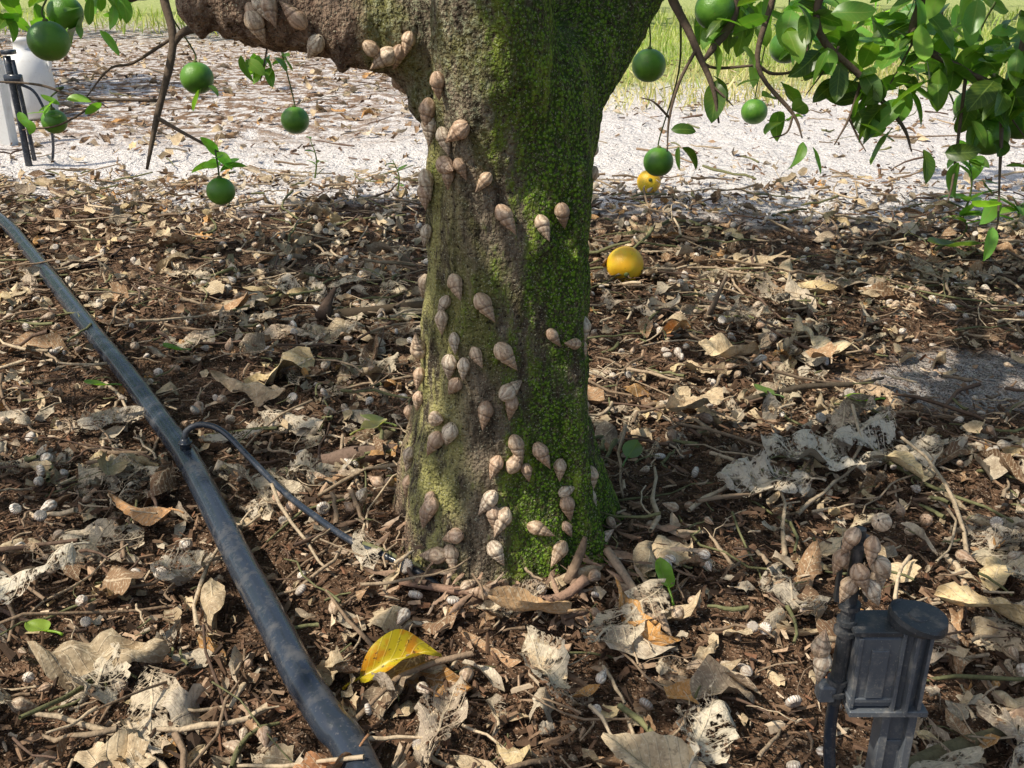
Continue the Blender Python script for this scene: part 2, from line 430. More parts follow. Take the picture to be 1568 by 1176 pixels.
snail_xz = [(-.192,.471),(-.184,.477),(-.178,.475),(-.189,.462),(-.161,.470),(-.071,.449),(-.098,.441),(-.085,.433),(-.150,.438),(-.093,.432),(-.050,.422),(-.064,.398),(-.061,.386),(-.046,.381),(-.029,.391),(-.045,.351),(-.031,.362),(-.017,.352),(-.041,.362),(.004,.321),(.027,.309),(.050,.322),(-.032,.266),(-.012,.250),(-.055,.249),(-.054,.233),(-.032,.217),(-.019,.206),(-.002,.208),(.041,.222),(.057,.214),(-.038,.197),(-.028,.198),(-.032,.180),(-.002,.179),(.004,.162),(-.011,.154),(-.070,.203),(-.072,.173),(-.057,.145),(-.056,.123),(-.033,.133),(-.010,.112),(.008,.120),(-.001,.112),(.015,.104),(.025,.114),(.039,.100),(.063,.133),(.060,.119),(-.055,.075),(-.048,.063),(-.066,.058),(-.058,.058),(-.020,.073),(-.020,.061),(-.011,.048),(-.026,.038),(-.037,.021),(-.025,.019),(-.015,.022),(-.048,.021),(.049,.078),(.043,.061),(.060,.063),(.032,.045),(.039,.041),(.036,.022),(-.062,.343),(-.065,.333),(.067,.217),(-.093,.098),(-.080,.151),(-.036,-.006),(-.066,.30),(.07,.20),(-.085,.09),(.085,.075),(.08,.05)]
acc = Acc()
def put_snail(acc, p, nrm, apex, L, col, lift=.19):
    nrm = Vector(nrm).normalized(); a = Vector(apex); a = (a - nrm * a.dot(nrm)).normalized()
    a = (a + nrm * .10).normalized(); yv = -a; xv = yv.cross(nrm).normalized(); zv = xv.cross(yv)
    R = np.array([[xv[i], yv[i], zv[i]] for i in range(3)])
    al = random.uniform(-2.6, -.6); ca, sa = math.cos(al), math.sin(al)
    S = SV @ np.array([[ca, 0, sa], [0, 1, 0], [-sa, 0, ca]]).T
    S = S * np.array([random.uniform(.88, 1.12), 1, 1])
    V = (S * L) @ R.T + np.array(Vector(p) + nrm * L * lift)
    C = np.concatenate([np.broadcast_to(np.array(col)[:3], SK.shape + (3,)), SK[..., None]], -1)[None]
    acc.add(V[None], C, SUV, wrap=True)
for (x, z) in snail_xz:
    loc, nr, idx, dd = bvh.find_nearest(Vector((x, -.055 if abs(x) < .06 else -.03, z)))
    ang = random.gauss(0, .45) if random.random() < .78 else random.uniform(-2.6, 2.6)
    if loc.y > .01: nr = (nr + Vector((0, -.3, 0))).normalized()
    put_snail(acc, loc, nr, (math.sin(ang), 0, -math.cos(ang)), random.uniform(.0185, .0295), shell_color(1)[0])
for i in range(45):
    a = random.uniform(.15, 3.0); z = random.uniform(.02, .42)
    loc, nr, idx, dd = bvh.find_nearest(Vector((.09 * math.cos(a), .09 * math.sin(a), z)))
    put_snail(acc, loc, nr, (random.gauss(0, .4), random.gauss(0, .4), -1), random.uniform(.019, .026), shell_color(1)[0])
acc.build("tree_snails", [M_shell])

# ------------------------------------------------------------------ exclusion helpers
pipe_xy = np.array([(-1.9, 2.2), (-1.45, 1.68), (-1.088, 1.241), (-.918, 1.003), (-.722, .701), (-.592, .503), (-.488, .346), (-.404, .218), (-.343, .119), (-.273, -.010), (-.237, -.077), (-.205, -.136), (-.177, -.188), (-.148, -.242), (-.119, -.289), (-.102, -.311), (-.06, -.40), (-.01, -.52), (.03, -.75), (.06, -1.2)])
pipe_d = catmull(pipe_xy, 5)
def dist_pipe(x, y):
    return np.min(np.hypot(x[:, None] - pipe_d[None, :, 0], y[:, None] - pipe_d[None, :, 1]), axis=1)
def dist_patch(x, y): return np.hypot((x - .66) / .17, (y - .40) / .09)

def scatter(N, x0, x1, y0, y1, clearpipe=.0, edge=True, patch=True):
    x = U(x0, x1, N); y = U(y0, y1, N)
    k = np.hypot(x + .006, y) > .108
    if clearpipe > 0: k &= dist_pipe(x, y) > clearpipe
    if patch: k &= (dist_patch(x, y) + rng.normal(0, .15, N) > 1.0) | (U(0, 1, N) < .15)
    if edge:
        e = y + (vn(x * 1.7, y * 1.7, 9) - .5) * .7 + .12 * x
        k &= (e < 1.45 + rng.normal(0, .14, N)) | (U(0, 1, N) < .04)
    return x[k], y[k]

# ------------------------------------------------------------------ leaf litter
DEAD = np.array([(.70, .54, .34), (.60, .47, .30), (.52, .44, .33), (.40, .24, .13), (.20, .115, .065), (.60, .51, .39), (.74, .57, .31), (.32, .25, .18), (.60, .31, .10)])
DW = np.array([.18, .15, .13, .13, .13, .11, .07, .06, .04]); DW /= DW.sum()
acc = Acc()
def litter(N, x0, x1, y0, y1, Lr, nt, nu, clear=.028, edge=True, zj=.018, frag=0.5, sk=.3, flat=1., lift=0., clump=.0):
    x, y = scatter(N, x0, x1, y0, y1, clear, edge)
    if clump > 0:   # leaves gather in drifts and leave bare mulch between
        k = vn(x * 5.5, y * 5.5, 33) * .6 + vn(x * 13, y * 13, 35) * .4 + U(-.12, .12, len(x)) > clump; x, y = x[k], y[k]
    N = len(x)
    L = U(0, 1, N) ** 1.5 * (Lr[1] - Lr[0]) + Lr[0]; W = L * U(.15, .27, N)
    z = gz(x, y) + .004 + U(0, 1, N) ** 1.5 * zj + lift
    R = rot(U(0, 6.28, N), rng.normal(0, .24, N) * flat, rng.normal(0, .36, N) * flat)
    sgn = np.where(U(0, 1, N) < .6, 1, -1)
    isf = U(0, 1, N) < frag
    t0 = np.where(isf, U(0, .45, N), 0); t1 = np.where(isf, t0 + U(.25, .5, N), 1.)
    V = leafverts(N, nt, nu, L, W, sgn * U(.0, 1.1, N) * flat, rng.normal(0, 1.3, N) * flat, rng.normal(0, 1.3, N) * flat, U(.1, .45, N), np.stack([x, y, z], -1), R, ragged=.16, tmin=t0, tmax=t1)
    ci = rng.choice(len(DEAD), N, p=DW); C = DEAD[ci] * U(.65, 1.12, (N, 1))
    s_ = U(0, 1, N) < sk
    C[s_] = C[s_] * .45 + np.array([.60, .53, .42]) * .45
    acc.add(V[~s_], C[~s_]); acc.add(V[s_], C[s_], mat=1)
litter(1500, -1.0, 1.0, -.66, .85, (.03, .10), 10, 7, frag=.45, clump=.42, sk=.35)
litter(240, -1.0, 1.0, -.66, .85, (.07, .115), 14, 9, .035, frag=.2, sk=.8, flat=.6, lift=.006, clump=.40)
litter(2800, -1.0, 1.0, -.66, .85, (.015, .045), 6, 5, .018, frag=.6, sk=0, zj=.014, clump=.30)
litter(2500, -2.3, 2.3, .8, 1.85, (.03, .09), 7, 5, sk=.08, clump=.36)
litter(3200, -2.3, 2.3, .8, 1.85, (.02, .05), 5, 4, .02, sk=0, clump=.28)
litter(1200, -2.4, -1.0, -1.6, .85, (.05, .10), 6, 5, sk=0); litter(1200, 1.0, 2.4, -1.6, .85, (.05, .10), 6, 5, sk=0)
litter(800, -1.0, 1.0, -1.7, -.66, (.05, .11), 6, 5, sk=0)
litter(1900, -6, .2, 2.3, 7.5, (.04, .10), 5, 3, 0, False, sk=0)
litter(260, -2.5, 3, 1.6, 3.4, (.03, .08), 5, 3, 0, False, sk=0)
acc.build("leaf_litter", [M_dead, M_skel])

acc = Acc()
CH = np.array([(.105, .062, .038), (.17, .10, .063), (.25, .16, .10), (.06, .038, .026), (.42, .29, .19), (.60, .47, .33), (.21, .105, .06)])
def chips(N, x0, x1, y0, y1, Lr, clear=.012, edge=True):
    x, y = scatter(N, x0, x1, y0, y1, clear, edge); N = len(x)
    L = U(*Lr, N); W = L * U(.12, .45, N)
    z = gz(x, y) + .002 + U(0, .009, N)
    R = rot(U(0, 6.28, N), rng.normal(0, .35, N), rng.normal(0, .5, N))
    t = np.array([-.5, 0, .5])[None, :, None]; u = np.array([-1., 0, 1.])[None, None, :]
    hw = W[:, None, None] * .5 * (1 + rng.uniform(-.5, .3, (N, 3, 1)))
    V = np.stack([u * hw + rng.uniform(-.1, .1, (N, 3, 3)) * W[:, None, None], t * L[:, None, None] + rng.uniform(-.12, .12, (N, 3, 3)) * L[:, None, None], (1 - np.abs(u)) * hw * .7 + rng.uniform(-.15, .15, (N, 3, 3)) * hw], -1)
    V = np.einsum('nij,ntuj->ntui', R, V) + np.stack([x, y, z], -1)[:, None, None]
    acc.add(V, CH[rng.choice(7, N, p=[.22, .21, .17, .14, .12, .07, .07])] * U(.8, 1.2, (N, 1)))
chips(24000, -1.0, 1.0, -.66, .85, (.004, .018)); chips(10000, -.8, .8, -.66, .3, (.003, .009))
chips(14000, -2.3, 2.3, .8, 1.9, (.006, .02))
chips(3000, -2.4, -1, -1.6, .85, (.01, .025)); chips(3000, 1, 2.4, -1.6, .85, (.01, .025))
chips(5000, -6, 2.5, 1.6, 6.5, (.008, .03), 0, False)
acc.build("bark_mulch", [M_chip], smooth=False)

acc = Acc()
def twigs(N, x0, x1, y0, y1, Lr, rr, edge=True, nt=6, sides=5):
    x, y = scatter(N, x0, x1, y0, y1, .02, edge); N = len(x)
    L = U(0, 1, N) ** 2 * (Lr[1] - Lr[0]) + Lr[0]; r = U(*rr, N)
    yaw = U(0, 6.28, N); pit = rng.normal(0, .16, N)
    d = np.stack([np.cos(yaw) * np.cos(pit), np.sin(yaw) * np.cos(pit), np.sin(pit)], -1)
    s = np.stack([-np.sin(yaw), np.cos(yaw), 0 * yaw], -1); n_ = np.cross(d, s)
    t = np.linspace(-.5, .5, nt)[None, :, None]
    c = np.stack([x, y, gz(x, y) + .009 + U(0, .016, N)], -1)[:, None] + d[:, None] * t * L[:, None, None]
    c = c + s[:, None] * (rng.normal(0, .12, N)[:, None, None] * L[:, None, None] * (t * 2) ** 2 + rng.normal(0, .018, (N, nt, 1)) * L[:, None, None]) + n_[:, None] * rng.normal(0, .015, (N, nt, 1)) * L[:, None, None]
    tp = (1 - .35 * (t + .5)) * r[:, None, None] * (1 + rng.uniform(-.15, .25, (N, nt, 1)))
    th = np.linspace(0, 2 * np.pi, sides, endpoint=False)[None, None, :, None]
    V = c[:, :, None] + tp[:, :, None] * (np.cos(th) * s[:, None, None] + np.sin(th) * n_[:, None, None])
    C = np.array([(.27, .19, .125), (.40, .30, .20), (.14, .09, .065), (.56, .44, .30), (.18, .18, .085)])[rng.integers(0, 5, N)] * U(.8, 1.1, (N, 1))
    acc.add(V, C, wrap=True)
twigs(1100, -1, 1, -.66, .85, (.02, .16), (.0007, .0028)); twigs(2200, -1, 1, -.66, .85, (.012, .05), (.0004, .0015))
twigs(1600, -2.3, 2.3, .8, 1.85, (.03, .2), (.001, .0035))
twigs(900, -2.4, 2.4, -1.6, .85, (.03, .2), (.001, .003)); twigs(600, -5, 3, 1.7, 6, (.04, .3), (.001, .004), False)
def stick(P, r, c=(.10, .07, .05), s=9):
    P = [(a, b, gz(a, b) + h) for a, b, h in P]
    acc.add(tube(P, r, s, 5, .07), c, wrap=True)
stick([(-.285, .615, .012), (-.22, .625, .02), (-.10, .64, .018), (.02, .63, .012)], [.013, .009, .007, .006], (.075, .055, .035))
stick([(-.283, .60, .02), (-.278, .63, .035), (-.27, .65, .05)], [.012, .007, .003], (.09, .06, .045))
stick([(-.20, .130, .012), (-.165, .139, .016), (-.12, .15, .012)], [.010, .011, .008], (.20, .135, .10))
stick([(.10, -.11, .01), (.125, -.15, .02), (.135, -.185, .01)], [.004, .004, .002], (.36, .26, .18))
stick([(.055, -.112, .01), (.066, -.10, .03), (.07, -.098, .045)], [.005, .004, .002], (.26, .18, .12))
stick([(.07, -.12, .02), (.04, -.135, .014), (-.03, -.125, .012), (-.09, -.11, .01)], [.005, .004, .004, .003], (.32, .20, .14))
stick([(.09, -.09, .03), (.11, -.13, .022), (.12, -.17, .014)], [.004, .0035, .002], (.32, .24, .17))
stick([(.20, -.40, .015), (.26, -.33, .02), (.36, -.28, .012), (.43, -.26, .012)], [.006, .006, .005, .004], (.15, .13, .07))
stick([(.31, .62, .01), (.315, .60, .04), (.33, .60, .085)], [.006, .004, .002], (.2, .15, .11))
stick([(-.95, .30, .02), (-.86, .31, .016), (-.80, .34, .012)], [.006, .005, .004], (.2, .16, .11))
stick([(.30, .30, .012), (.38, .33, .02), (.45, .34, .018), (.50, .38, .012)], [.004, .004, .003, .002], (.09, .07, .05))
acc.build("fallen_twigs", [M_twig])

acc = Acc()
N = 90; a = U(3.3, 6.1, N); rr_ = U(.100, .17, N); x = rr_ * np.cos(a) + .02; y = rr_ * np.sin(a)
L = U(.015, .045, N); R = rot(a + U(.9, 2.2, N), rng.normal(0, .25, N), rng.normal(0, .5, N))
V = leafverts(N, 7, 4, L, L * U(.06, .16, N), U(-.9, -.2, N), rng.normal(0, .5, N), rng.normal(0, .4, N), U(.1, .3, N), np.stack([x, y, gz(x, y) + U(.006, .022, N)], -1), R, ragged=.35)
acc.add(V, np.array([(.38, .25, .17), (.24, .16, .11), (.48, .36, .26)])[rng.integers(0, 3, N)])
acc.build("bark_pieces", [M_chip])

acc = Acc(); GV, GUV, GK = shell_verts(16, 12)
def gshells(N, x0, x1, y0, y1, Lr, edge=True):
    x, y = scatter(N, x0, x1, y0, y1, .02, edge); N = len(x)
    L = U(*Lr, N); R = rot(U(0, 6.28, N), rng.normal(0, .45, N), U(0, 6.28, N))
    V = np.einsum('nij,tuj->ntui', R, GV * np.array([1.05, 1, 1.05])) * L[:, None, None, None]
    V = V + np.stack([x, y, gz(x, y) + .009 + U(0, .012, N)], -1)[:, None, None]
    C = shell_color(N) * U(.7, 1.0, (N, 1)); w_ = U(0, 1, N) < .35; C[w_] = np.array([.70, .63, .54]) * U(.8, 1.15, (w_.sum(), 1))
    C = np.concatenate([np.broadcast_to(C[:, None, None, :], (N,) + GK.shape + (3,)), np.broadcast_to(GK[None, ..., None], (N,) + GK.shape + (1,))], -1)
    acc.add(V, C, GUV, wrap=True)
gshells(520, -.9, .9, -.6, .85, (.010, .023)); gshells(450, -1.9, 1.9, .8, 1.7, (.012, .024)); gshells(200, -2.2, 2.2, -1.5, .8, (.014, .024))
def balls(N, x0, x1, y0, y1, rr):
    x, y = scatter(N, x0, x1, y0, y1, .02); N = len(x)
    prof = np.array([(.0, -.1), (.25, -.35), (.7, -.45), (.98, -.1), (.9, .3), (.62, .45), (.55, .38), (.36, .55), (.30, .48), (.0, .62)])
    th = np.linspace(0, 2 * np.pi, 10, endpoint=False)[None, :]
    k = 1 + .12 * (th / 6.28)
    B = np.stack([prof[:, :1] * k * np.cos(th), prof[:, :1] * k * np.sin(th), prof[:, 1:] + 0 * th], -1)
    r = U(*rr, N); R = rot(U(0, 6.28, N), rng.normal(0, .8, N), rng.normal(0, .8, N))
    V = np.einsum('nij,tuj->ntui', R, B) * r[:, None, None, None] + np.stack([x, y, gz(x, y) + .011 + U(0, .01, N)], -1)[:, None, None]
    acc.add(V, np.array([.74, .68, .60]) * U(.5, 1.15, (N, 1)), wrap=True)
balls(260, -.9, .9, -.6, .85, (.003, .0072)); balls(280, -1.9, 1.9, .8, 1.7, (.003, .0075))
for (x, y) in [(-.21, .02), (-.195, .01), (-.23, .05), (-.15, .0), (-.14, .02), (-.13, .05), (-.17, .10), (-.2, .09), (.13, -.13), (.145, -.15), (.16, -.14), (.12, -.16), (.10, -.19), (-.03, -.12), (-.02, -.13)]:
    put_snail(acc, (x, y, float(gz(x, y)) + .012), (0, 0, 1), (random.gauss(0, 1), random.gauss(0, 1), 0), random.uniform(.018, .024), shell_color(1)[0])
acc.build("empty_snail_shells", [M_shell])

# ------------------------------------------------------------------ irrigation pipe
acc = Acc()
P = [(x, y, float(gz(x, y)) * .4 + .021) for x, y in pipe_xy]
acc.add(tube(P, .0128, 20, 8), (1, 1, 1), wrap=True)
acc.build("irrigation_pipe", [M_pipe])
acc = Acc()
acc.add(tube([(-.343, .119, .022), (-.343, .119, .040), (-.340, .122, .050), (-.325, .124, .056), (-.300, .115, .052), (-.262, .075, .040), (-.218, .028, .026), (-.175, -.02, .024), (-.140, -.055, .022), (-.100, -.082, .020), (-.065, -.102, .012), (-.03, -.13, -.01)], .0033, 10, 6), (1, 1, 1), wrap=True)
acc.add(tube([(-.343, .119, .030), (-.343, .119, .042)], [.0062, .005], 12, 2), (1, 1, 1), wrap=True)
acc.add(tube([(-.343, .119, .036), (-.343, .119, .038)], [.0075, .0075], 12, 2), (1, 1, 1), wrap=True)
acc.build("drip_tubing", [M_pipe])

# ------------------------------------------------------------------ individual leaves on the ground
def one_leaf(name, x, y, h, L, W, yaw, col, mat, pitch=0., roll=0., fold=.35, bend=.6, twist=.3, wav=.08, rag=0.):
    acc = Acc(); A1 = lambda v: np.array([float(v)])
    V = leafverts(1, 22, 13, A1(L), A1(W), A1(fold), A1(bend), A1(twist), A1(wav), np.array([[x, y, float(gz(x, y)) + h]]), rot(A1(yaw), A1(pitch), A1(roll)), ragged=rag)
    acc.add(V, np.array([tuple(col)]))
    P = V[0, 0, 6]; D = V[0, 0, 6] - V[0, 2, 6]; D /= np.linalg.norm(D)
    acc.add(tube([P - D * .003, P + D * .008, P + D * .014 + np.array([0, 0, -.002])], [.0011, .0009, .0012], 6, 3), col, wrap=True)
    return acc.build(name, [mat])
def mat_yleaf():
    m, nt, b, out = newmat("yellow_leaf"); g = G(nt); A = g.attr("Col"); L = g.attr("luv"); P = g.pos(); u, t, _ = g.sep(L.outputs["Vector"])
    mid = g.mr(g.math('ABSOLUTE', u), .07, .02); n = g.noise(P, 55, 4); n2 = g.noise(P, 300, 3)
    ph = g.math('FRACT', g.math('SUBTRACT', g.math('MULTIPLY', t, 9.0), g.math('MULTIPLY', g.math('ABSOLUTE', u), 2.0)))
    sv = g.mr(g.math('ABSOLUTE', g.math('SUBTRACT', ph, .5)), .10, .03, 0, .35)
    col = g.mix(g.mr(n, .50, .65, 0, .9), A.outputs["Color"], (.60, .24, .01)); col = g.mix(g.math('MAXIMUM', mid, sv), col, (.80, .68, .16)); col = g.mix(g.mr(n2, .60, .66, 0, .85), col, (.10, .05, .02))
    nt.links.new(col, b.inputs["Base Color"]); b.inputs["Roughness"].default_value = .42
    nt.links.new(g.bump(g.math('ADD', sv, n), .5, .001), b.inputs["Normal"])
    tr = g.n("ShaderNodeBsdfTranslucent", {"Color": col}); mx = g.n("ShaderNodeMixShader", {0: .3, 1: b.outputs[0], 2: tr.outputs[0]}); nt.links.new(mx.outputs[0], out.inputs[0])
    return m
M_yl = mat_yleaf()
one_leaf("yellow_leaf", -.078, -.222, .030, .070, .019, -1.2, (.60, .48, .02), M_yl, pitch=.12, roll=.25, fold=.75, bend=-1.4, wav=.14)
one_leaf("yellow_leaf", .205, -.365, .03, .06, .012, .1, (.55, .34, .04), M_yl, pitch=.7, roll=.9)
GL = (.18, .36, .03)
for (x, y, L, W, yaw, c, pi, ro) in [(.136, -.115, .030, .010, .2, GL, .5, .3), (-.460, .438, .035, .010, 1.1, (.10, .22, .04), .1, .2), (-.157, .222, .032, .012, 1.3, (.40, .44, .18), .2, .2), (-.15, .19, .034, .012, -1.0, (.44, .40, .18), .1, -.1), (.133, .096, .032, .011, -.5, (.14, .22, .07), .2, .3), (.427, .264, .035, .013, 1.4, (.25, .42, .05), .1, .1), (.847, 1.003, .10, .028, 1.5, (.10, .15, .05), .05, .1), (-.370, -.183, .022, .009, 1.2, (.28, .42, .05), .1, .1), (.32, .30, .03, .01, .8, (.12, .2, .06), .2, .1), (-.51, .30, .03, .009, 1.9, (.13, .26, .05), .3, .1)]:
    one_leaf("green_leaf", x, y, .028, L, W, yaw, c, M_green, pi, ro)
for (x, y, L, W, yaw, c, fo, be, sk) in [(-.36, .02, .075, .013, 1.2, (.62, .33, .14), -.8, .7, 0), (.33, .12, .12, .030, .9, (.58, .52, .42), .2, .6, 1), (.40, .17, .11, .028, 2.2, (.54, .48, .39), -.5, .9, 1), (.41, -.16, .11, .020, 1.0, (.70, .54, .30), .6, -.7, 0), (.02, -.165, .07, .014, 1.5, (.62, .40, .21), .6, .8, 0), (.30, .42, .10, .024, 1.8, (.74, .57, .35), .5, .8, 0), (.45, .50, .09, .024, 1.0, (.66, .53, .33), -.6, 1., 0), (-.33, .33, .10, .020, 1.4, (.64, .47, .29), -.8, .6, 0), (-.44, .63, .08, .017, 1.7, (.46, .26, .13), -.6, .6, 0), (-.42, -.12, .11, .024, 2.2, (.60, .54, .43), -.5, .6, 1), (.14, -.29, .085, .024, -.4, (.60, .53, .41), .1, .5, 1), (-.30, -.24, .07, .022, .1, (.52, .45, .34), .1, .4, 1), (.50, -.2, .10, .022, 2.4, (.58, .38, .19), .7, .7, 0), (-.262, -.025, .034, .013, 1.4, (.62, .48, .32), -.9, .5, 0), (.03, -.23, .07, .020, .3, (.55, .47, .35), .3, .6, 1), (-.12, -.34, .06, .013, 2.0, (.50, .24, .11), .7, .7, 0), (.26, .05, .10, .026, 1.6, (.58, .51, .41), .3, .5, 1), (-.38, -.26, .10, .026, .6, (.57, .49, .36), -.4, .6, 1), (.10, -.33, .08, .018, 1.2, (.64, .50, .32), .6, .8, 0), (.22, .22, .08, .02, 1.9, (.64, .49, .31), .6, .8, 0)]:
    one_leaf("dead_leaf", x, y, .028, L, W, yaw, c, M_skel if sk else M_dead, rng.normal(0, .12), rng.normal(0, .2), fo, be, .6, .28, rag=.12)

# ------------------------------------------------------------------ oranges
def orange(name, p, r, mat, stem=None, roll=0.):
    acc = Acc()
    ph = np.linspace(0.0, np.pi, 26)[:, None]; th = np.linspace(0, 2 * np.pi, 36, endpoint=False)[None, :]
    rr = 1 - .03 * np.exp(-(ph / .25) ** 2) - .02 * np.exp(-((np.pi - ph) / .2) ** 2) + .008 * np.sin(3 * th + p[0] * 50) * np.sin(ph)
    B = np.stack([rr * np.sin(ph) * np.cos(th), rr * np.sin(ph) * np.sin(th), .96 * rr * np.cos(ph) + 0 * th], -1) * r
    Rm = np.array(Matrix.Rotation(roll, 3, 'X') @ Matrix.Rotation(p[0] * 9, 3, 'Z')) if roll else np.eye(3)
    acc.add((B @ Rm.T + np.array(p))[None], (1, 1, 1), wrap=True, mat=0)
    top = np.array(p) + Rm @ np.array([0, 0, r * .93])
    up = Rm @ np.array([0, 0, 1.])
    acc.add(tube([top - up * .002, top + up * .002, top + up * .004], [.005, .0045, .0015], 8, 2), (.12, .15, .05), wrap=True, mat=1)
    if stem is not None:
        s = np.array(stem); m1 = top + np.array([0, 0, .02])
        mid = (m1 + s) / 2 + np.array([random.uniform(-.02, .02), 0, .01])
        acc.add(tube([top, m1, mid, s], [.0017, .0015, .0018, .0022], 7, 6), (.10, .14, .05), wrap=True, mat=1)
    return acc.build(name, [mat, M_twig])
ORG = [((-.702, .762, .407), .031, (-.66, .80, .56)), ((-.591, 1.117, .320), .031, (-.60, 1.02, .50)), ((-.472, 1.399, .205), .031, (-.48, 1.30, .55)), ((-.497, .870, .155), .0245, (-.505, .895, .221)), ((-.80, .95, .262), .022, (-.78, .935, .318)), ((-.764, .983, .440), .03, (-.7, .95, .6)), ((-.60, .90, .49), .03, (-.6, .92, .6)),
       ((.257, 1.052, .348), .031, (.25, .95, .52)), ((.527, 1.140, .374), .031, (.50, 1.05, .55)), ((.582, 1.574, .202), .031, (.57, 1.40, .50)), ((.309, 1.221, .145), .031, (.30, 1.0, .45)), ((.815, .954, .287), .031, (.80, .90, .46)), ((.762, .758, .265), .031, (.775, .74, .38)), ((.318, .781, .451), .031, (.33, .79, .55)), ((.771, 1.160, .423), .031, (.75, 1.1, .6)), ((.839, .822, .280), .031, (.82, .8, .42))]
for p, r, s in ORG: orange("green_orange", p, r, M_og, s)
orange("fallen_orange", (.205, .842, float(gz(.205, .842)) + .026), .0325, M_oy, roll=1.9)
orange("fallen_orange", (.351, 1.65, float(gz(.351, 1.65)) + .028), .030, M_oy, roll=1.2)

# ------------------------------------------------------------------ branches, twigs and leaves of the tree
tacc = Acc(); lacc = Acc()
LG = np.array([(.055, .13, .02), (.075, .18, .025), (.045, .10, .018), (.13, .25, .035), (.09, .21, .035)])
def branch(P, r, s=9, c=(.13, .095, .07)):
    tacc.add(tube(P, r, s, 6, .06), c, wrap=True)
def leaves_on(P, n_, Lr, spread=.03, droop=.4, bright=0.):
    n_ = max(3, int(n_ * .72))
    Q = catmull(P, 10); i = rng.integers(0, len(Q), n_)
    base = Q[i] + rng.normal(0, spread * .4, (n_, 3))
    yaw = U(0, 6.28, n_); pit = rng.normal(-droop, .6, n_)
    L = U(*Lr, n_); W = L * U(.20, .28, n_)
    V = leafverts(n_, 9, 5, L, W, U(.05, .45, n_), rng.normal(-.5, .4, n_), rng.normal(0, .4, n_), U(.02, .1, n_), base, rot(yaw, pit, rng.normal(0, .5, n_)), anchor=0.)
    C = LG[rng.integers(0, 5, n_)] * U(.7, 1.4, (n_, 1)) * (1 + bright)
    lacc.add(V, C)
T = {0: (.242, .803, .520), 1: (.282, .757, .410), 2: (.342, .769, .437), 3: (.312, .730, .345), 4: (.382, .742, .373), 5: (.436, .713, .304), 6: (.247, .711, .299), 7: (.471, .769, .437), 8: (.541, .734, .355), 9: (.621, .757, .410), 10: (.700, .738, .364), 11: (.750, .723, .327), 12: (.750, .666, .189), 13: (.680, .677, .217), 14: (.788, .757, .410), 15: (.601, .708, .290), 16: (.521, .711, .299)}
hubL = (-.62, .70, .82); hubR = (.42, .60, .86)
branch([(-.55, .18, .90), (-.62, .4, .92), hubL, (-.61, .93, .62), (-.607, 1.021, .523)], [.02, .017, .013, .010, .008])
branch([(-.607, 1.021, .523), (-.594, .995, .461), (-.579, .964, .388), (-.607, .917, .273), (-.624, .882, .190)], [.008, .0075, .007, .0055, .0025])
branch([(-.579, .964, .388), (-.56, .975, .41), (-.505, .982, .429), (-.46, 1.0, .50), (-.45, .9, .62)], [.005, .007, .008, .009, .010])
branch([(-.607, .917, .273), (-.56, .90, .25), (-.505, .895, .221)], [.004, .003, .0022]); branch([(-.505, .895, .221), (-.48, .89, .205)], [.002, .001])
branch([(-.60, .93, .30), (-.731, .930, .304), (-.810, .938, .325), (-.90, .95, .33)], [.003, .0026, .0022, .0015])
branch([(-.70, .93, .303), (-.78, .93, .26), (-.85, .93, .25)], [.002, .0018, .001])
branch([(-.58, .97, .40), (-.65, .96, .36), (-.69, .95, .35), (-.74, .95, .30)], [.003, .0025, .002, .001])
branch([(-.45, .9, .62), (-.42, .97, .45), (-.415, .969, .398), (-.43, .95, .33)], [.005, .003, .002, .001])
branch([(-.60, 1.0, .48), (-.66, 1.0, .46), (-.70, .98, .48), (-.75, .9, .56)], [.004, .004, .004, .005])
branch([(.46, .18, 1.0), (.46, .4, .96), hubR, (.33, .75, .64), T[0], T[1], T[3], (.325, .72, .29)], [.024, .02, .013, .009, .008, .006, .004, .0015])
branch([hubR, (.36, .75, .66), (.352, .785, .52), T[2], (.315, .75, .40), (.30, .745, .38)], [.012, .010, .009, .008, .006, .003])
branch([hubR, (.42, .76, .6), (.40, .76, .47), T[4], T[5], (.45, .70, .27)], [.01, .006, .005, .004, .0028, .001])
branch([(.29, .75, .40), (.262, .73, .35), T[6], (.245, .70, .25)], [.003, .0025, .002, .001])
branch([hubR, (.5, .75, .6), T[7], T[8], T[15], (.62, .70, .25)], [.011, .008, .006, .005, .003, .0012])
branch([T[8], T[16], (.50, .70, .26)], [.003, .002, .001])
branch([hubR, (.62, .75, .62), (.625, .76, .48), T[9], T[10], T[11], T[12]], [.012, .009, .007, .006, .005, .004, .0015])
branch([T[10], T[13], (.67, .66, .18)], [.003, .002, .001])
branch([(.62, .75, .62), (.80, .77, .54), T[14], (.775, .74, .37), T[11]], [.008, .006, .005, .004, .003])
branch([T[12], (.748, .65, .15), (.74, .64, .135)], [.002, .0015, .001])
branch([T[4], (.41, .75, .36), (.45, .75, .372), T[7]], [.003, .0025, .0025, .003]); branch([T[1], (.31, .76, .37), T[4]], [.003, .0025, .002])
for a_, b_ in [(T[6], (.20, .70, .33)), (T[3], (.345, .72, .315)), (T[5], (.40, .70, .27)), ((.505, .75, .40), (.46, .74, .33)), (T[9], (.58, .74, .33)), (T[16], (.55, .70, .25)), (T[11], (.80, .70, .26))]:
    a_ = np.array(a_); b_ = np.array(b_); branch([a_, (a_ + b_) / 2 + U(-.01, .01, 3), b_], [.002, .0016, .0008], 6)
leaves_on([T[0], T[1], T[3]], 9, (.04, .07)); leaves_on([T[2], T[4], T[5]], 14, (.04, .065)); leaves_on([T[5], (.45, .70, .27)], 5, (.03, .05), .02, .7, .5)
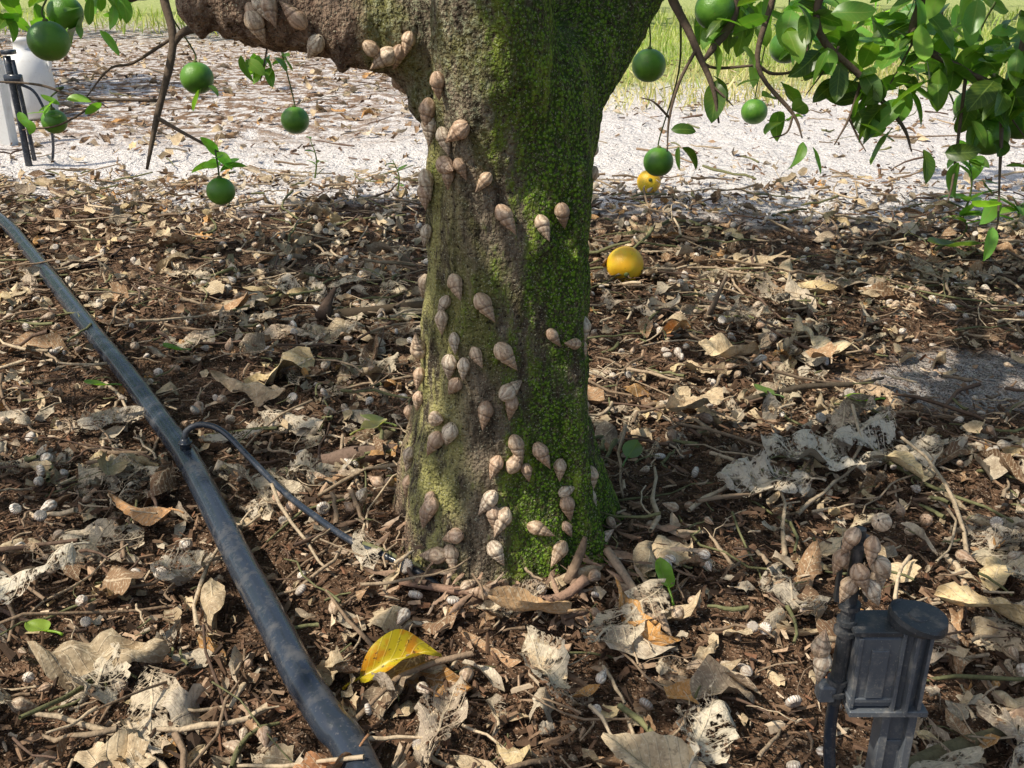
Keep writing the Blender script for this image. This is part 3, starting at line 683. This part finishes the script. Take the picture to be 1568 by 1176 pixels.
leaves_on([T[7], T[8], T[15]], 52, (.045, .075), .06); leaves_on([T[8], T[16]], 12, (.05, .075)); leaves_on([T[9], T[10], T[11]], 60, (.045, .075), .07)
leaves_on([T[14], T[11]], 34, (.05, .08), .06); leaves_on([T[10], T[13]], 6, (.04, .06)); leaves_on([T[11], T[12]], 6, (.045, .06))
leaves_on([(.352, .785, .52), T[2], (.44, .78, .44), T[7]], 34, (.045, .075), .06, .4, .2); leaves_on([(.625, .76, .48), T[9], (.7, .8, .42)], 50, (.045, .075), .08, .5, .3)
leaves_on([T[6], (.245, .70, .25)], 3, (.035, .05)); leaves_on([(.70, .9, .42), (.9, .85, .40), (1.0, .8, .36)], 60, (.05, .08), .08, .4, .4); leaves_on([(.5, 1.0, .45), (.7, 1.1, .42), (.9, 1.15, .45)], 60, (.05, .08), .08, .5, .9)
leaves_on([(.36, .9, .47), (.45, 1.0, .46), (.6, 1.0, .48)], 40, (.05, .075), .06, .5, 1.1)
leaves_on([T[12], (.74, .64, .135)], 4, (.035, .055), .01, .4, .8)
leaves_on([(-.507, .895, .221), (-.497, .885, .18)], 10, (.035, .055), .01, -.2, 1.5); leaves_on([(-.75, .9, .56), (-.70, .98, .48), (-.74, .97, .42)], 44, (.04, .06), .05, .4, .7)
leaves_on([(-.70, .93, .303), (-.85, .93, .27)], 14, (.03, .05), .02, .3, 1.); leaves_on([(-.46, 1.0, .50), (-.415, .969, .40), (-.43, .95, .36)], 34, (.03, .055), .03, .5, .4)
leaves_on([(-.9, .9, .50), (-.8, .95, .44)], 34, (.04, .06), .06, .4, .8); leaves_on([(-.472, 1.39, .26), (-.48, 1.33, .45)], 8, (.03, .05), .02)
leaves_on([(-.59, 1.1, .36), (-.57, 1.1, .30)], 4, (.03, .05), .01)
scaf = [((-.10, .1, 1.15), (-.3, .4, 1.6)), ((-.10, .1, 1.15), (.2, -.4, 1.7)), ((.46, .18, 1.0), (1.0, .1, 1.5)), ((.46, .18, 1.0), (.8, .8, 1.5)), ((-.55, .18, .9), (-1.2, .3, 1.4)), ((-.55, .18, .9), (-1.0, -.6, 1.4)), ((-.45, -.2, .88), (-.9, -.9, 1.3)), ((.46, .18, 1.0), (.8, -.8, 1.4)), ((-.04, 0, .85), (.3, -.9, 1.4)), (hubL, (-.9, 1.1, 1.2)), (hubR, (.7, 1.2, 1.2))]
for a_, b_ in scaf:
    a_ = np.array(a_); b_ = np.array(b_); m_ = (a_ + b_) / 2 + np.array([0, 0, .08])
    branch([a_, m_, b_, b_ + (b_ - m_) * .9 + np.array([0, 0, -.1])], [.022, .017, .011, .004], 8)
def crown(acc, cx, cy, cz, rx, ry, rz, nclump, per, Ls, sig, nt=5, nu=3, zmin=.66, cols=LG, inner=.45, seed=None):
    C0 = []; rg = np.random.default_rng(seed) if seed is not None else rng
    while len(C0) < nclump:
        v = rg.normal(0, 1, 3); v /= np.linalg.norm(v); k = rg.uniform(inner, 1) ** .6
        p = np.array([cx, cy, cz]) + v * k * np.array([rx, ry, rz])
        if p[2] > zmin: C0.append(p)
    C0 = np.array(C0); ci = np.repeat(np.arange(nclump), per); N = len(ci)
    P = C0[ci] + rng.normal(0, 1, (N, 3)) * sig * rng.uniform(.6, 1.3, (nclump, 1))[ci]
    k = P[:, 2] > zmin - .02; P = P[k]; ci = ci[k]; N = len(P)
    L = U(*Ls, N)
    V = leafverts(N, nt, nu, L, L * U(.22, .3, N), U(.1, .5, N), rng.normal(-.5, .3, N), rng.normal(0, .3, N), U(0, .08, N), P, rot(U(0, 6.28, N), rng.normal(-.35, .45, N), rng.normal(0, .4, N)))
    br = rng.uniform(.7, 1.4, (nclump, 1))[ci]
    acc.add(V, cols[rng.integers(0, len(cols), N)] * br)
crown(lacc, .05, .12, 1.5, 1.8, 1.65, .9, 92, 54, (.055, .09), .08, nt=4, zmin=.76, seed=11)
tacc.build("branches", [M_twig], tree)
lacc.build("foliage", [M_green], tree)

# ------------------------------------------------------------------ rows of trees behind
racc = Acc(); rt = Acc()
for (x, y, s) in [(-3.9, 3.3, .85), (-6.2, 8.2, 1.), (-2.6, 9.0, 1.05), (1.2, 11.0, 1.), (4.8, 11.2, 1.1), (8.6, 11, 1.), (-10, 8.5, 1.1), (-4.5, 14.5, 1.2), (0, 16, 1.2), (5, 16.5, 1.2), (-9.5, 14.5, 1.2), (12.5, 12, 1.2), (10, 17, 1.3)]:
    rt.add(tube([(x, y, -.05), (x + .03, y, .4), (x - .05, y, .9), (x + .1, y, 1.7)], [.14, .10, .09, .05], 10, 4, .05), (.12, .10, .07), wrap=True)
    for q in range(4):
        a = q * 1.6 + x
        rt.add(tube([(x, y, .5), (x + .5 * math.cos(a), y + .5 * math.sin(a), 1.0), (x + 1.1 * math.cos(a), y + 1.1 * math.sin(a), 1.7)], [.06, .045, .02], 8, 4), (.12, .10, .07), wrap=True)
    crown(racc, x, y, 1.55 * s, 1.7 * s, 1.6 * s, 1.35 * s, 60, 16, (.14, .22), .18, 3, 3, zmin=.28 if y > 5 else .7)
rowe = empty("orange_grove_row")
rt.build("row_trunks", [M_twig], rowe); racc.build("row_foliage", [M_green], rowe)

# ------------------------------------------------------------------ grass
acc = Acc()
def grass(N, x0, x1, y0, y1, H, cols, jit):
    x = U(x0, x1, N); y = U(y0, y1, N)
    k = vn(x * 1.3, y * 1.3, 21) + (y - y0) * .25 > jit; x, y = x[k], y[k]; N = len(x)
    h = U(*H, N)
    V = leafverts(N, 4, 3, h, h * .035 + .0015, U(.2, .6, N), rng.normal(0, 1.0, N), U(-.5, .5, N), U(0, .05, N), np.stack([x, y, gz(x, y) - .005], -1), rot(U(0, 6.28, N), U(.6, 1.5, N), U(-.2, .2, N)), anchor=0.)
    acc.add(V, cols[rng.integers(0, len(cols), N)] * U(.8, 1.2, (N, 1)))
GC = np.array([(.26, .38, .07), (.38, .52, .10), (.62, .62, .26), (.46, .52, .14)]); SCc = np.array([(.74, .64, .40), (.66, .58, .32), (.46, .47, .18)])
grass(12000, .2, 7.5, 4.0, 9, (.04, .12), GC, .7); grass(5000, .3, 5, 2.9, 5, (.04, .12), SCc, .65); grass(4000, -7, 9, 8.5, 14, (.08, .2), GC, .3)
acc.build("grass", [M_grass])

def seedling(name, x, y, h, n_, Lr, bright):
    a1 = Acc(); z0 = float(gz(x, y)); P = [(x, y, z0 - .01), (x + .01, y, z0 + h * .5), (x - .005, y + .01, z0 + h)]
    a1.add(tube(P, [.003, .002, .001], 6, 5), (.12, .16, .05), wrap=True, mat=1)
    Q = catmull(P, 10); i = rng.integers(6, len(Q), n_); L = U(*Lr, n_)
    V = leafverts(n_, 8, 5, L, L * .2, U(.1, .4, n_), rng.normal(-.6, .3, n_), U(-.3, .3, n_), U(0, .08, n_), Q[i], rot(U(0, 6.28, n_), U(.1, .9, n_), U(-.4, .4, n_)), anchor=0.)
    a1.add(V, LG[rng.integers(0, 5, n_)] * bright)
    a1.build(name, [M_green, M_twig])
seedling("orange_seedling", 1.02, 1.36, .14, 18, (.05, .08), 1.8); seedling("orange_seedling", 1.08, 1.25, .07, 8, (.05, .07), 1.5)
seedling("weed", -.520, 1.80, .10, 5, (.02, .035), .7); seedling("weed", -.276, 1.56, .08, 6, (.02, .03), .7); seedling("weed", .95, 1.20, .04, 7, (.04, .06), 1.2)

# ------------------------------------------------------------------ things at far left
acc = Acc()
def box(acc, c, s, mat=0, taper=1., col=(1, 1, 1)):
    cx, cy, cz = c; sx, sy, sz = [q / 2 for q in s]; bv = min(sx, sy, sz) * .25
    prof = []
    for zz, k, e in ((-sz, 1, bv), (-sz + bv, 1, 0), (sz - bv, taper, 0), (sz, taper, bv)):
        ax_, ay_ = sx * k - e, sy * k - e; b2 = bv * .7
        prof.append([(-ax_ + b2, -ay_, zz), (ax_ - b2, -ay_, zz), (ax_, -ay_ + b2, zz), (ax_, ay_ - b2, zz), (ax_ - b2, ay_, zz), (-ax_ + b2, ay_, zz), (-ax_, ay_ - b2, zz), (-ax_, -ay_ + b2, zz)])
    prof = [[(0, 0, -sz)] * 8] + prof + [[(0, 0, sz)] * 8]
    acc.add((np.array(prof) + np.array(c))[None], col, wrap=True, mat=mat)
box(acc, (-1.607, 2.372, .12), (.05, .05, .26))
acc.add(tube([(-1.607, 2.372, .245), (-1.607, 2.372, .265)], [.03, .028], 14, 2), (1, 1, 1), wrap=True)
acc.build("white_post", [M_white], smooth=False)
acc = Acc()
acc.add(tube([(-1.353, 1.965, -.02), (-1.355, 1.965, .15), (-1.36, 1.967, .30)], [.010, .009, .010], 10, 3), (1, 1, 1), wrap=True)
acc.add(tube([(-1.335, 1.965, .02), (-1.338, 1.965, .16), (-1.345, 1.965, .29)], [.006, .006, .006], 8, 3), (1, 1, 1), wrap=True)
box(acc, (-1.352, 1.965, .24), (.045, .02, .025)); box(acc, (-1.352, 1.965, .31), (.03, .03, .012))
acc.add(tube([(-1.345, 1.965, .23), (-1.30, 1.97, .20), (-1.28, 1.98, .10), (-1.30, 2.0, .02), (-1.36, 2.1, .012)], .004, 8, 6), (1, 1, 1), wrap=True)
acc.build("irrigation_stake", [M_pipe])
acc = Acc()
prof = [(0, .0), (.075, .0), (.085, .01), (.09, .06), (.088, .15), (.080, .20), (.05, .235), (.032, .245), (.032, .27), (.035, .272), (.035, .285), (0, .287)]
th = np.linspace(0, 2 * np.pi, 24, endpoint=False)
V = np.array([[(r * math.cos(a) - 1.80, r * math.sin(a) + 3.0, z + .005) for a in th] for r, z in prof])
acc.add(V[None], (1, 1, 1), wrap=True)
acc.add(tube([(-1.765, 3.0, .25), (-1.72, 3.0, .26), (-1.71, 3.0, .20), (-1.722, 3.0, .17)], .009, 8, 5), (1, 1, 1), wrap=True)
acc.build("plastic_jug", [M_white])

# ------------------------------------------------------------------ micro sprinkler (front right)
spr = empty("micro_sprinkler")
acc = Acc(); yb = -.35
for sx in (.2345, .2505): box(acc, (sx, yb, .041), (.0052, .013, .096))
box(acc, (.2425, yb, .043), (.0115, .0035, .086)); box(acc, (.2425, yb, .060), (.020, .006, .004))
acc.add(tube([(.2425, yb, .01), (.2425, yb, -.05)], [.008, .001], 6, 2), (1, 1, 1), wrap=True)
# solid housing: flat-faced block on the left, ribbed barrel on the right
box(acc, (.2215, yb, .119), (.0265, .020, .053), taper=1.04)
acc.add(tube([(.2425, yb + .001, .092), (.2425, yb + .001, .12), (.2425, yb + .001, .1495)], [.0100, .0105, .0118], 20, 2), (1, 1, 1), wrap=True)
for sx, yy in ((.2340, -.0088), (.2410, -.0112), (.2500, -.0085)): box(acc, (sx, yb + yy, .120), (.0022, .0070, .056))
box(acc, (.2095, yb - .009, .119), (.0024, .005, .050)); box(acc, (.2215, yb - .0105, .119), (.010, .003, .034))
box(acc, (.232, yb, .0905), (.047, .026, .0042)); box(acc, (.2215, yb, .0995), (.028, .0225, .003))
box(acc, (.220, yb, .1470), (.030, .0225, .0035), mat=1)
acc.add(tube([(.2435, yb - .002, .1493), (.2435, yb - .002, .1503), (.2445, yb - .002, .1530), (.2445, yb - .002, .1537)], [.0160, .0170, .0170, .0158], 28, 1), (1, 1, 1), wrap=True, mat=1)
acc.add(tube([(.2445, yb - .002, .1536), (.2445, yb - .002, .1544)], [.0060, .0055], 16, 1), (1, 1, 1), wrap=True, mat=1)
acc.add(tube([(.2035, yb, .088), (.2035, yb, .10), (.2035, yb, .16), (.2035, yb, .211)], [.0035, .0046, .0042, .003], 12, 2), (1, 1, 1), wrap=True, mat=1)
for zz, r in ((.098, .0065), (.106, .0062), (.142, .0068), (.149, .006), (.160, .0065), (.203, .008)):
    acc.add(tube([(.2035, yb, zz - .0015), (.2035, yb, zz + .0015)], [r, r], 14, 1), (1, 1, 1), wrap=True, mat=1)
box(acc, (.2075, yb + .001, .110), (.008, .006, .008)); box(acc, (.2075, yb + .001, .1405), (.008, .006, .006))
box(acc, (.197, yb, .098), (.010, .010, .012))
for sx in (.195, .212): box(acc, (sx, yb, .183), (.002, .004, .040), mat=1)
acc.build("sprinkler_body", [M_spr, M_cap], spr, smooth=False)
acc = Acc()
acc.add(tube([(.2035, yb, .092), (.2035, yb, .07), (.206, yb - .003, .04), (.212, yb - .01, .012), (.23, yb - .05, .006), (.26, yb - .12, .004)], .0037, 10, 6), (1, 1, 1), wrap=True)
acc.build("feed_tube", [M_pipe], spr)
acc = Acc()
for (dx, dy, z, ax_, az) in [(.008, -.002, .216, 1, -.15), (-.006, -.004, .206, -.3, -1), (.003, -.009, .203, -.2, -1), (-.009, -.002, .191, 0, -1), (-.001, -.012, .187, .4, -1), (.010, -.007, .190, 1, -.9), (-.006, -.009, .177, -.3, -1), (.007, -.009, .175, .5, -1), (-.001, .008, .186, 0, 1), (-.012, -.006, .121, .2, -1), (-.013, -.004, .135, .3, 1), (.012, .0, .178, .2, -1)]:
    put_snail(acc, (.2035 + dx * .85, yb + dy * .8, z), (dx, dy - .002, .002), (ax_, .05, az), random.uniform(.0175, .0225), shell_color(1)[0] * 1.1)
acc.build("sprinkler_snails", [M_shell], spr)

# ------------------------------------------------------------------ light, sky, camera
el = math.radians(54); hx, hy = -.90, -.43; hl = math.hypot(hx, hy)
d = Vector((hx / hl * math.cos(el), hy / hl * math.cos(el), math.sin(el)))
sun = bpy.data.lights.new("sun", 'SUN'); sun.energy = 5.0; sun.angle = math.radians(.53); sun.color = (1, .92, .78)
so = link(bpy.data.objects.new("sun", sun)); so.rotation_euler = d.to_track_quat('Z', 'Y').to_euler(); so.location = (-3, -1, 5)
w = bpy.data.worlds.new("World"); SC.world = w; w.use_nodes = True; nt = w.node_tree; nt.nodes.clear()
sk = nt.nodes.new("ShaderNodeTexSky"); sk.sky_type = 'NISHITA'; sk.sun_disc = False; sk.sun_elevation = el; sk.sun_rotation = math.atan2(d.x, d.y); sk.dust_density = 2.5
bg = nt.nodes.new("ShaderNodeBackground"); bg.inputs[1].default_value = .15; wo = nt.nodes.new("ShaderNodeOutputWorld")
nt.links.new(sk.outputs[0], bg.inputs[0]); nt.links.new(bg.outputs[0], wo.inputs[0])
cam = bpy.data.cameras.new("camera"); cam.sensor_fit = 'HORIZONTAL'; cam.sensor_width = 36; cam.lens = 18 / (784 / 1506); cam.clip_start = .02; cam.clip_end = 500
co = link(bpy.data.objects.new("camera", cam)); co.location = (.007, -.83, .498); co.rotation_euler = (math.radians(90 - 22.5), 0, 0)
SC.camera = co
SC.view_settings.view_transform = 'Standard'; SC.view_settings.look = 'None'; SC.view_settings.exposure = 0
